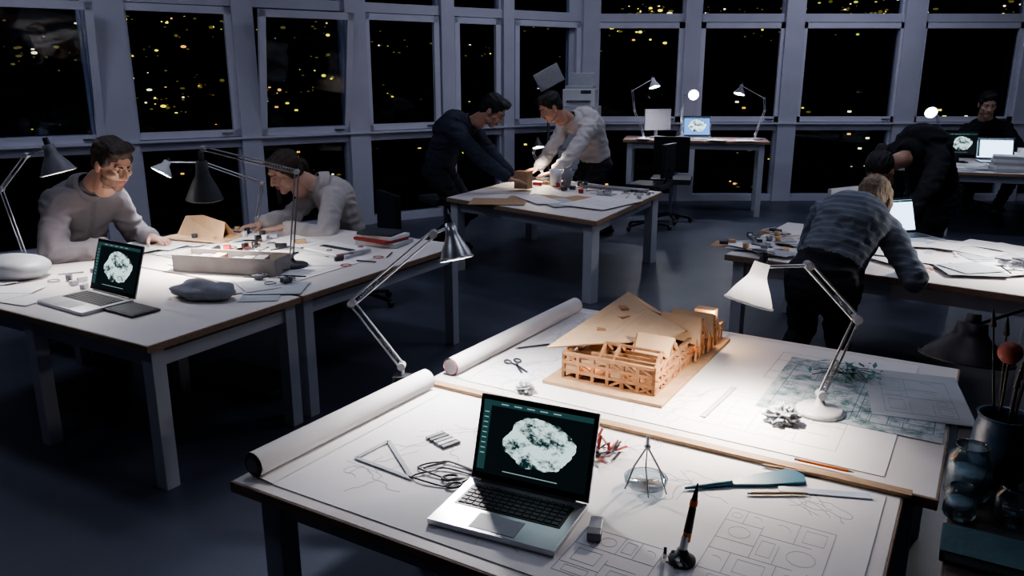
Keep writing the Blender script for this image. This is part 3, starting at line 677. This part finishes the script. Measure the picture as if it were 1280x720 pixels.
MB().box((0,0,.012),(.75,.14,.02),GREY).obj('drafting_board',(1.1,8.55,.757),-35,bevel=.003)
# ------------------------------------------------------------------ right table clutter
papers('loose_papers',(1.9,5.65),.5,.8,16,24,ZL,(PAPER,PAPERG,KRAFT,LGREY),(.3,.2),-40)
papers('loose_papers',(2.85,5.15),.8,.9,18,25,ZL,(PAPER,PAPER,PAPERG),(.34,.25),-40)
clutter('craft_tools',(1.85,5.7),.4,.9,30,26,.782,(DGREY,WOOD,LGREY,STEEL,GREY),.06,-40,.04)
clutter('craft_tools',(3.2,4.75),.4,.5,14,27,.785,(DGREY,GREY,LGREY,STEEL),.06,-40,.05)
papers('loose_papers',(3.35,5.35),.4,.5,8,28,ZL,(PAPER,PAPERG),(.34,.25),-40)
m=MB();z=0
for i in range(5): m.box((0,0,z+.02),(.4,.3,.036),[PAPERG,PAPER,LGREY,PAPER,PAPERG][i],rz=R.uniform(-8,8));z+=.037
m.obj('book_stack',(6.05,9.75,.806),-20)
m=MB();z=0
for i in range(4): m.box((0,0,z+.03),(.5,.35,.05),[LGREY,PAPER,WHITE,PAPER][i],rz=R.uniform(-8,8));z+=.052
m.obj('book_stack',(6.75,10.3,.806),-20)
papers('loose_papers',(6.0,10.1),.9,.7,10,29,.805,(PAPER,PAPERG),(.4,.3),-20)
papers('loose_papers',(2.6,11.45),1.5,.4,7,30,1.054,(PAPER,PAPERG),(.3,.22),-12)
# ------------------------------------------------------------------ cabinet with printer near column
m=MB();m.box((0,0,.75),(.55,.5,1.5),LGREY)
for i in range(5): m.box((0,-.255,.17+i*.29),(.5,.015,.26),LGREY);m.box((0,-.27,.24+i*.29),(.12,.02,.015),STEEL)
m.obj('filing_cabinet',(.98,11.75,0),-12,bevel=.006)
m=MB();m.box((0,0,.12),(.46,.42,.24),WHITE);m.box((0,0,.26),(.40,.38,.05),LGREY);m.box((0,-.22,.08),(.34,.06,.02),GREY);m.box((.1,-.205,.2),(.15,.02,.05),DGREY);m.box((0,.2,.36),(.34,.02,.2),LGREY)
m.obj('printer',(.98,11.75,1.502),-12,bevel=.01)
m=MB();m.lathe([(.001,0),(.2,0),(.2,.02),(.03,.04),(.02,.06),(.02,1.72),(.001,1.72)],DGREY);M=Matrix.Translation((0,0,1.90))@Matrix.Rotation(rad(-28),4,'Y')@Matrix.Rotation(rad(20),4,'X')
m.box((0,0,0),(.36,.03,.26),LGREY,M);m.box((0,-.018,0),(.32,.006,.22),LGREY,M);m.obj('tilted_drawing_stand',(.50,11.2,0),bevel=.004)
# ------------------------------------------------------------------ chairs
def office_chair(loc,rz,sh=.48,back=True,S=1.):
    m=MB();m.box((0,0,sh-.03),(.48*S,.46*S,.07),DGREY)
    if back:
        m.box((0,-.24*S,sh+.30*S),(.42*S,.05,.42*S),BLACK);m.beam((0,-.18*S,sh-.04),(0,-.28*S,sh+.2*S),.06,.02,BLACK)
    m.cyl((0,0,.1),(0,0,sh-.06),.025,.025,STEEL)
    for i in range(5):
        a=2*math.pi*i/5;p=V((.28*math.cos(a),.28*math.sin(a),.06));m.beam((0,0,.11),p,.04,.03,BLACK);m.ball(p+V((0,0,-.03)),(.03,.03,.03),BLACK)
    return m.obj('office_chair',(*loc,0),rz,bevel=.012)
office_chair((-3.28,5.72),-120,.46,False,S=1.15);office_chair((-1.30,6.75),120,.40,S=1.1)
office_chair((-.75,8.95),-60,.62,False);office_chair((2.15,10.8),-15,.6,True,1.1)
office_chair((6.9,11.95),180,.5,False);office_chair((3.9,7.9),150,.5);office_chair((1.75,10.2),60,.6)
# ------------------------------------------------------------------ people
def evalmesh(mb,name,vox,smooth=6,fac=.5):
    o=bpy.data.objects.new(name,mb.mesh(name));COL.objects.link(o)
    r=o.modifiers.new('r','REMESH');r.mode='VOXEL';r.voxel_size=vox
    if smooth:
        s=o.modifiers.new('s','SMOOTH');s.iterations=smooth;s.factor=fac
    dg=bpy.context.evaluated_depsgraph_get();me=bpy.data.meshes.new_from_object(o.evaluated_get(dg))
    bpy.data.objects.remove(o);return me
def ik(a,c,l1,l2,hint):
    a=V(a);c=V(c);d=c-a;L=d.length;mx=(l1+l2)*.995
    if L>mx: c=a+d*(mx/L);L=mx;d=c-a
    x=(l1*l1-l2*l2+L*L)/(2*L);h=math.sqrt(max(l1*l1-x*x,0));u=d.normalized();p=V(hint)-u*V(hint).dot(u)
    if p.length<1e-4:p=V((0,0,-1))
    return a+u*x+p.normalized()*h,c
def setme(me,mats,idx):
    me.materials.clear()
    for m in mats:me.materials.append(m)
    me.polygons.foreach_set('material_index',np.array(idx,dtype=np.int32));me.polygons.foreach_set('use_smooth',[True]*len(me.polygons));me.update()
DUM=LGREY
def segdist(P,a,b):
    a=np.array(a);b=np.array(b);d=b-a;t=np.clip(((P-a)@d)/(d@d+1e-9),0,1);return np.linalg.norm(P-(a+t[:,None]*d),axis=1)
def hand(wr,d,nrm,side,S,skin,e,curl=18):
    m=MB();d=V(d).normalized();n=V(nrm);n=(n-d*n.dot(d)).normalized();x=d.cross(n)*side
    wr=V(wr);m.tcap(wr-d*.03*S,wr+d*.02*S,.026*S,.030*S,DUM,x,.75);m.tcap(wr+d*.02*S,wr+d*.075*S,.034*S,.037*S,DUM,x,.42)
    for k,(o,L) in enumerate(((.029,.072),(.010,.080),(-.009,.075),(-.027,.058))):
        p=wr+d*(.082-abs(o)*.15)*S+x*o*S;dd=(d+x*o*2.2).normalized();ang=rad(curl*(.5+.25*k*.6))
        for j,f in enumerate((.45,.30,.25)):
            q=p+dd*L*f*S*1.0;m.tcap(p,q,(.0092-.0008*j)*S,(.0086-.0010*j)*S,DUM,n=8)
            p=q;dd=(dd*math.cos(ang)+n*math.sin(ang)).normalized()
    p=wr+d*.025*S+x*.03*S;dd=(d*.75+x*.75+n*.25).normalized()
    for f,r in((.038,.013),(.032,.0105),(.024,.009)):
        q=p+dd*f*S;m.tcap(p,q,r*S,r*.9*S,DUM,n=8);p=q;dd=(dd+d*.35).normalized()
    me=evalmesh(m,'hand',.0035*S,2);setme(me,[skin],[0]*len(me.polygons))
    o=bpy.data.objects.new('hand',me);COL.objects.link(o);o.parent=e
def head(c,look,S,skin,hairm,style,e,beard=None):
    f=V(look).normalized();r=f.cross(V((0,0,1)));r=r.normalized() if r.length>.05 else V((1,0,0));u=r.cross(f)
    M=Matrix.Translation(V(c))@Matrix((r,f,u)).transposed().to_4x4()@Matrix.Diagonal((S,S,S,1))
    m=MB();D=DUM
    m.ball((0,-.012,.035),(.074,.094,.082),D);m.ball((0,.022,-.03),(.060,.066,.078),D);m.ball((0,.058,-.088),(.027,.024,.022),D)
    m.tcap((0,.080,.022),(0,.104,-.020),.008,.012,D);m.ball((.011,.092,-.022),(.009,.010,.008),D);m.ball((-.011,.092,-.022),(.009,.010,.008),D)
    m.tcap((-.034,.072,.034),(.034,.072,.034),.013,.013,D)
    for s_ in(-1,1):
        m.ball((.040*s_,.052,-.014),(.024,.026,.020),D);m.ball((.076*s_,-.006,-.002),(.010,.019,.031),D);m.ball((.046*s_,.02,-.062),(.018,.03,.022),D)
        m.ball((.030*s_,.066,.014),(.017,.014,.010),D)
    m.ball((0,.082,-.047),(.023,.012,.0062),D);m.ball((0,.081,-.058),(.020,.012,.0068),D)
    m.tcap((0,-.03,-.05),(0,-.035,-.14),.052,.055,D)
    me=evalmesh(m,'head',.0045,3,.5)
    cs=np.array([q.center[:] for q in me.polygons]);idx=np.zeros(len(cs),int)
    lip=(np.abs(cs[:,0])<.022)&(cs[:,1]>.078)&(np.abs(cs[:,2]+.0525)<.010);idx[lip]=1
    if beard:
        bd=(cs[:,2]<-.038)&(cs[:,1]>.0)&(cs[:,2]>-.12)&(~lip);idx[bd]=2
    setme(me,[skin,mat('lips',(.35,.13,.11),.5),beard or skin],idx)
    for v in me.vertices: v.co=M@v.co
    o=bpy.data.objects.new('head',me);COL.objects.link(o);o.parent=e
    ey=MB()
    for s_ in(-1,1):
        ey.ball((.030*s_,.0705,.010),(.0115,.0115,.0085),mat('eye_white',(.42,.40,.38),.3),M);ey.ball((.030*s_,.0790,.009),(.0056,.0045,.0056),mat('iris',(.03,.018,.01),.2),M)
        ey.tcap(M@V((.014*s_,.088,.032)),M@V((.046*s_,.076,.034)),.0042*S,.0030*S,hairm)
        ey.tcap(M@V((.019*s_,.0805,.0195)),M@V((.042*s_,.0745,.0185)),.0020*S,.0016*S,hairm)
    ey.obj('eyes_and_brows',parent=e)
    h=MB()
    h.ball((0,-.024,.050),(.085,.100,.086),D);h.ball((0,-.062,-.008),(.068,.052,.065),D)
    if style=='short':
        for s_ in(-1,1):h.ball((.068*s_,.008,.035),(.014,.036,.036),D)
        h.ball((.01,.048,.100),(.058,.046,.028),D);h.ball((-.02,.04,.118),(.04,.05,.020),D)
    if style in('long','tied'):
        for s_ in(-1,1):h.tcap((.060*s_,.030,.075),(.076*s_,-.010,-.02),.022,.020,D)
        h.ball((.0,.040,.098),(.060,.045,.026),D)
    if style=='long':
        for s_ in(-1,1):h.tcap((.072*s_,-.01,.0),(.066*s_,-.02,-.13),.028,.022,D)
        h.tcap((0,-.07,.0),(0,-.075,-.15),.062,.05,D,(1,0,0),.6)
    if style=='tied':
        h.ball((0,-.12,-.01),(.035,.035,.04),D);h.tcap((0,-.125,-.02),(.02,-.12,-.15),.028,.014,D)
    if style=='bun': h.ball((0,-.10,.09),(.045,.045,.045),D)
    me=evalmesh(h,'hair',.006,2)
    for v in me.vertices:
        k=noise.noise(V((v.co.x*60,v.co.y*25,v.co.z*40)))*.006;v.co=M@(v.co*(1+k*8))
    setme(me,[hairm],[0]*len(me.polygons));o=bpy.data.objects.new('hair',me);COL.objects.link(o);o.parent=e
def person(name,S,pel,neck,hd,look,right,wR,wL,fR,fL,shirt,pants,skin,hairm,style,eR=(0,0,-1),eL=(0,0,-1),kn=None,bulge=.06,seed=0,beard=None,handn=(0,0,-1),hdR=None,hdL=None,shoe=BLACK,thick=.010,HS=1.,buttons=False):
    e=empty(name,(pel[0],pel[1],0));off=V((pel[0],pel[1],0))
    P=V(pel)-off;N=V(neck)-off;Hd=V(hd)-off;wR=V(wR)-off;wL=V(wL)-off;fR=V(fR)-off;fL=V(fL)-off
    U=(N-P).normalized();Rr=V(right);Rr=(Rr-U*Rr.dot(U)).normalized();F=U.cross(Rr)
    Wt=P.lerp(N,.38)-F*bulge*.7*S;Ch=P.lerp(N,.74)-F*bulge*S
    m=MB();D=DUM;seg=[]
    def cap(a,b,r0,r1,k,flat=1.,lat=None):
        if k==0: r0+=thick;r1+=thick
        m.tcap(a,b,r0*S,r1*S,D,lat,flat);seg.append((a,b,(r0+r1)/2*S*(1+flat)/2,k))
    cap(P-U*.02*S,P.lerp(Wt,.45),.172,.160,1,.74,Rr);cap(P.lerp(Wt,.4),Wt,.158,.150,0,.76,Rr);cap(Wt,Ch,.152,.172,0,.70,Rr);cap(Ch,N-U*.05*S,.168,.085,0,.62,Rr)
    sR=N-U*.075*S+Rr*.165*S;sL=N-U*.075*S-Rr*.165*S
    cap(sR,sL,.060,.060,0);cap(Ch,sR,.10,.064,0);cap(Ch,sL,.10,.064,0)
    cap(N-U*.03*S,N.lerp(Hd,.5),.058,.054,2)
    elR,wR=ik(sR,wR,.30*S,.265*S,eR);elL,wL=ik(sL,wL,.30*S,.265*S,eL)
    for s_,el,w_ in((sR,elR,wR),(sL,elL,wL)):
        cap(s_,el,.060,.050,0);mid=el.lerp(w_,.88);cap(el,mid,.050,.036,0);cap(mid,w_,.028,.026,2)
    for sd,ft in((1,fR),(-1,fL)):
        hp=P+Rr*.09*S*sd-U*.02*S;an=ft+V((0,0,.08*S));k_,an=ik(hp,an,.45*S,.43*S,kn if kn else F)
        cap(hp,k_,.100,.070,1);cap(k_,an,.068,.050,1)
        sh=V((F.x,F.y,0));sh=sh.normalized() if sh.length>.1 else V((0,1,0));g=an-V((0,0,.04*S))
        cap(g-sh*.03*S,g+sh*.15*S,.042,.036,3,.8,V((-sh.y,sh.x,0)))
    me=evalmesh(m,'body',.010*S,9,.5)
    cs=np.array([q.center[:] for q in me.polygons]);best=np.full(len(cs),1e9);idx=np.zeros(len(cs),int)
    for a,b,r,k in seg:
        d=segdist(cs,a,b)-r;w_=d<best;best[w_]=d[w_];idx[w_]=k
    if buttons:
        # darker button placket down the front of the shirt
        rel=cs-np.array(P);lat=np.abs(rel@np.array(Rr));fr=rel@np.array(F);up=rel@np.array(U)
        idx[(lat<.016*S)&(fr>0)&(up>.05)&(idx==0)]=4
    setme(me,[shirt,pants,skin,shoe,mat('placket_cloth',(.13,.12,.13),.85)],idx)
    nr=[v.normal.copy() for v in me.vertices];fab=np.zeros(len(me.vertices),bool)
    for pl,i in zip(me.polygons,idx):
        if i in(0,1,4):
            for v in pl.vertices: fab[v]=True
    for v,n_ in zip(me.vertices,nr):
        if fab[v.index]:
            q=v.co*5/S+V((seed,0,0));w3=V((v.co.x*6,v.co.y*6,v.co.z*14))+V((noise.noise(q),noise.noise(q*1.3),0))*1.4
            fold=1-abs(noise.noise(w3+V((0,0,seed))))*2.4
            v.co=v.co+n_*(fold*.009+noise.noise(q*2)*.003-.003)*S
    me.update()
    o=bpy.data.objects.new('body',me);COL.objects.link(o);o.parent=e
    cm=MB();ax=(Hd-N).normalized();q=ax.to_track_quat('Z','Y').to_matrix().to_4x4();M=Matrix.Translation(N)@q
    cm.lathe([(.085*S,-.03*S),(.074*S,.02*S),(.066*S,.042*S),(.072*S,.045*S),(.086*S,.02*S),(.10*S,-.02*S)],shirt,M,24);cm.obj('collar',parent=e)
    def hdir(h,w_,el):
        d=w_-el
        return V(h) if h else V((d.x,d.y,d.z*.2))
    hand(wR,hdir(hdR,wR,elR),handn,1,S,skin,e)
    hand(wL,hdir(hdL,wL,elL),handn,-1,S,skin,e)
    head(Hd,look,S*HS,skin,hairm,style,e,beard=beard)
    return e
SK1=mat('skin_fair',(.50,.29,.21),.5,var=.03,scale=12);SK2=mat('skin_fair_b',(.56,.35,.27),.5,var=.03,scale=12)
HB=mat('hair_brown',(.035,.02,.013),.55,var=.4,scale=40,stretch=(1,1,.2),bump=.6,bscale=90);HK=mat('hair_black',(.010,.009,.010),.5,var=.4,scale=40,bump=.5,bscale=90)
HBL=mat('hair_blond',(.34,.25,.17),.5,var=.45,scale=50,stretch=(1,1,.15),bump=.7,bscale=100)
BEARD=mat('stubble_skin',(.24,.14,.10),.7,var=.2,scale=80)
SH_BEI=mat('shirt_greige',(.17,.155,.168),.85,var=.06,bump=.1,bscale=30);SH_WHT=mat('blouse_offwhite',(.46,.43,.42),.85,var=.04,bump=.08,bscale=30)
SH_NAVY=mat('shirt_navy',(.035,.042,.068),.85,var=.15,bump=.15,bscale=40);SH_WH2=mat('shirt_white',(.60,.57,.57),.85,var=.04,bump=.08,bscale=30)
SH_BLK=mat('sweater_black',(.012,.013,.018),.9,var=.2,bump=.2)
PT_DK=mat('trousers_dark',(.02,.022,.03),.85,var=.2,bump=.15)
def striped(name,c1,c2):
    m=mat(name,c1,.9,bump=.15,bscale=50);nt=m.node_tree;b=nt.nodes['Principled BSDF']
    tc=nt.nodes.new('ShaderNodeTexCoord');mp=nt.nodes.new('ShaderNodeMapping');mp.inputs['Rotation'].default_value=(rad(35),rad(-25),0)
    wv=nt.nodes.new('ShaderNodeTexWave');wv.bands_direction='Z';wv.inputs['Scale'].default_value=7;wv.inputs['Distortion'].default_value=.8;wv.inputs['Detail'].default_value=1
    r=nt.nodes.new('ShaderNodeValToRGB');e=r.color_ramp.elements;e[0].position=.6;e[0].color=(*c1,1);e[1].position=.95;e[1].color=(*c2,1)
    nt.links.new(tc.outputs['Object'],mp.inputs[0]);nt.links.new(mp.outputs[0],wv.inputs['Vector']);nt.links.new(wv.outputs['Fac'],r.inputs[0]);nt.links.new(r.outputs[0],b.inputs['Base Color']);return m
SH_SW=striped('sweater_striped',(.155,.18,.23),(.24,.27,.32))
person('man_seated',1.25,(-3.18,5.62,.55),(-2.93,5.50,1.19),(-2.66,5.36,1.36),(.80,-.46,-.42),(-.50,-.85,0),(-2.70,5.24,.83),(-2.58,5.62,.82),(-2.75,5.1,0),(-2.5,5.6,0),SH_BEI,PT_DK,SK1,HB,'short',
  eR=(-.7,-.6,-.5),eL=(-.3,.7,-.5),kn=(.3,-.1,1),bulge=.04,seed=1,beard=BEARD,hdR=(.9,.25,-.05),hdL=(.8,-.5,-.05),thick=.020,HS=1.10,buttons=True)
person('woman_seated',1.22,(-1.36,6.64,.48),(-1.55,6.49,1.08),(-1.80,6.36,1.19),(-.72,-.62,-.48),(-.45,.88,0),(-1.95,6.14,.82),(-1.74,6.00,.82),(-1.6,6.9,0),(-1.5,6.5,0),SH_WHT,PT_DK,SK2,HB,'tied',
  eR=(.1,.6,-.6),eL=(.6,-.3,-.6),kn=(-.3,-.3,1),bulge=.05,seed=2,hdR=(-.6,-.6,-.05),hdL=(-.7,-.5,-.05),thick=.016,HS=1.10)
person('man_leaning',1.28,(-.80,8.80,.95),(-.46,8.65,1.44),(-.20,8.53,1.57),(.72,-.22,-.62),(-.25,-.97,0),(.00,8.30,.86),(.04,8.62,.84),(-.95,8.6,0),(-.8,9.1,0),SH_NAVY,PT_DK,SK1,HK,'short',
  eR=(-.5,-.6,-.5),eL=(0,.5,-.6),bulge=.09,seed=3,hdR=(.9,.1,-.2),hdL=(.9,-.2,-.2),thick=.014,HS=1.05)
person('man_leaning',1.30,(1.02,9.85,.92),(.72,9.60,1.42),(.44,9.42,1.57),(-.80,-.30,-.52),(-.50,.86,0),(.28,9.36,.86),(.44,9.02,.84),(1.1,10.2,0),(1.2,9.85,0),SH_WH2,PT_DK,SK1,HK,'short',
  eR=(.2,.4,-.7),eL=(.6,-.4,-.5),bulge=.10,seed=4,hdR=(-.8,-.3,-.2),hdL=(-.8,-.1,-.2),thick=.016,HS=1.05)
person('woman_bending',1.2,(1.86,4.62,.78),(2.17,4.93,1.12),(2.31,5.08,1.16),(.50,.70,-.50),(.90,-.43,0),(2.47,4.80,.80),(2.25,5.40,.80),(1.95,4.45,0),(1.6,4.6,0),SH_SW,PT_DK,SK2,HBL,'long',
  eR=(.5,-.6,-1.0),eL=(-.6,.1,-.5),bulge=.06,seed=5,hdR=(.75,.45,-.1),hdL=(.6,.6,-.1),thick=.010,HS=1.0)
person('man_bending',1.3,(3.80,7.20,.95),(3.36,6.82,1.30),(3.03,6.62,1.17),(-.50,-.55,-.75),(-.62,.78,0),(2.80,6.50,.82),(3.02,6.15,.82),(3.7,7.6,0),(4.0,7.2,0),SH_BLK,PT_DK,SK1,HK,'bun',
  eR=(0,.5,-.5),eL=(.5,-.4,-.4),bulge=.13,seed=6,hdR=(-.6,-.4,-.1),hdL=(-.6,-.2,-.1))
person('man_seated',1.45,(6.98,11.95,.55),(6.84,11.75,1.28),(6.74,11.62,1.52),(-.25,-.90,-.30),(-.95,.3,0),(6.50,11.30,.90),(6.92,11.2,.90),(6.6,11.6,0),(7.1,11.6,0),SH_BLK,PT_DK,SK2,HK,'short',
  eR=(-.6,0,-.5),eL=(.6,0,-.5),kn=(0,-.3,1),bulge=.06,seed=7)
MB().box((0,0,.03),(.8,.35,.05),DGREY).obj('footrest_platform',(-1.75,4.9,0),-30,bevel=.01)
m=MB();m.tube([(-.45,3.1,.72),(-.38,3.35,.3),(-.2,3.6,.01),(.1,3.9,.01)],.006,BLACK);m.obj('power_cable')
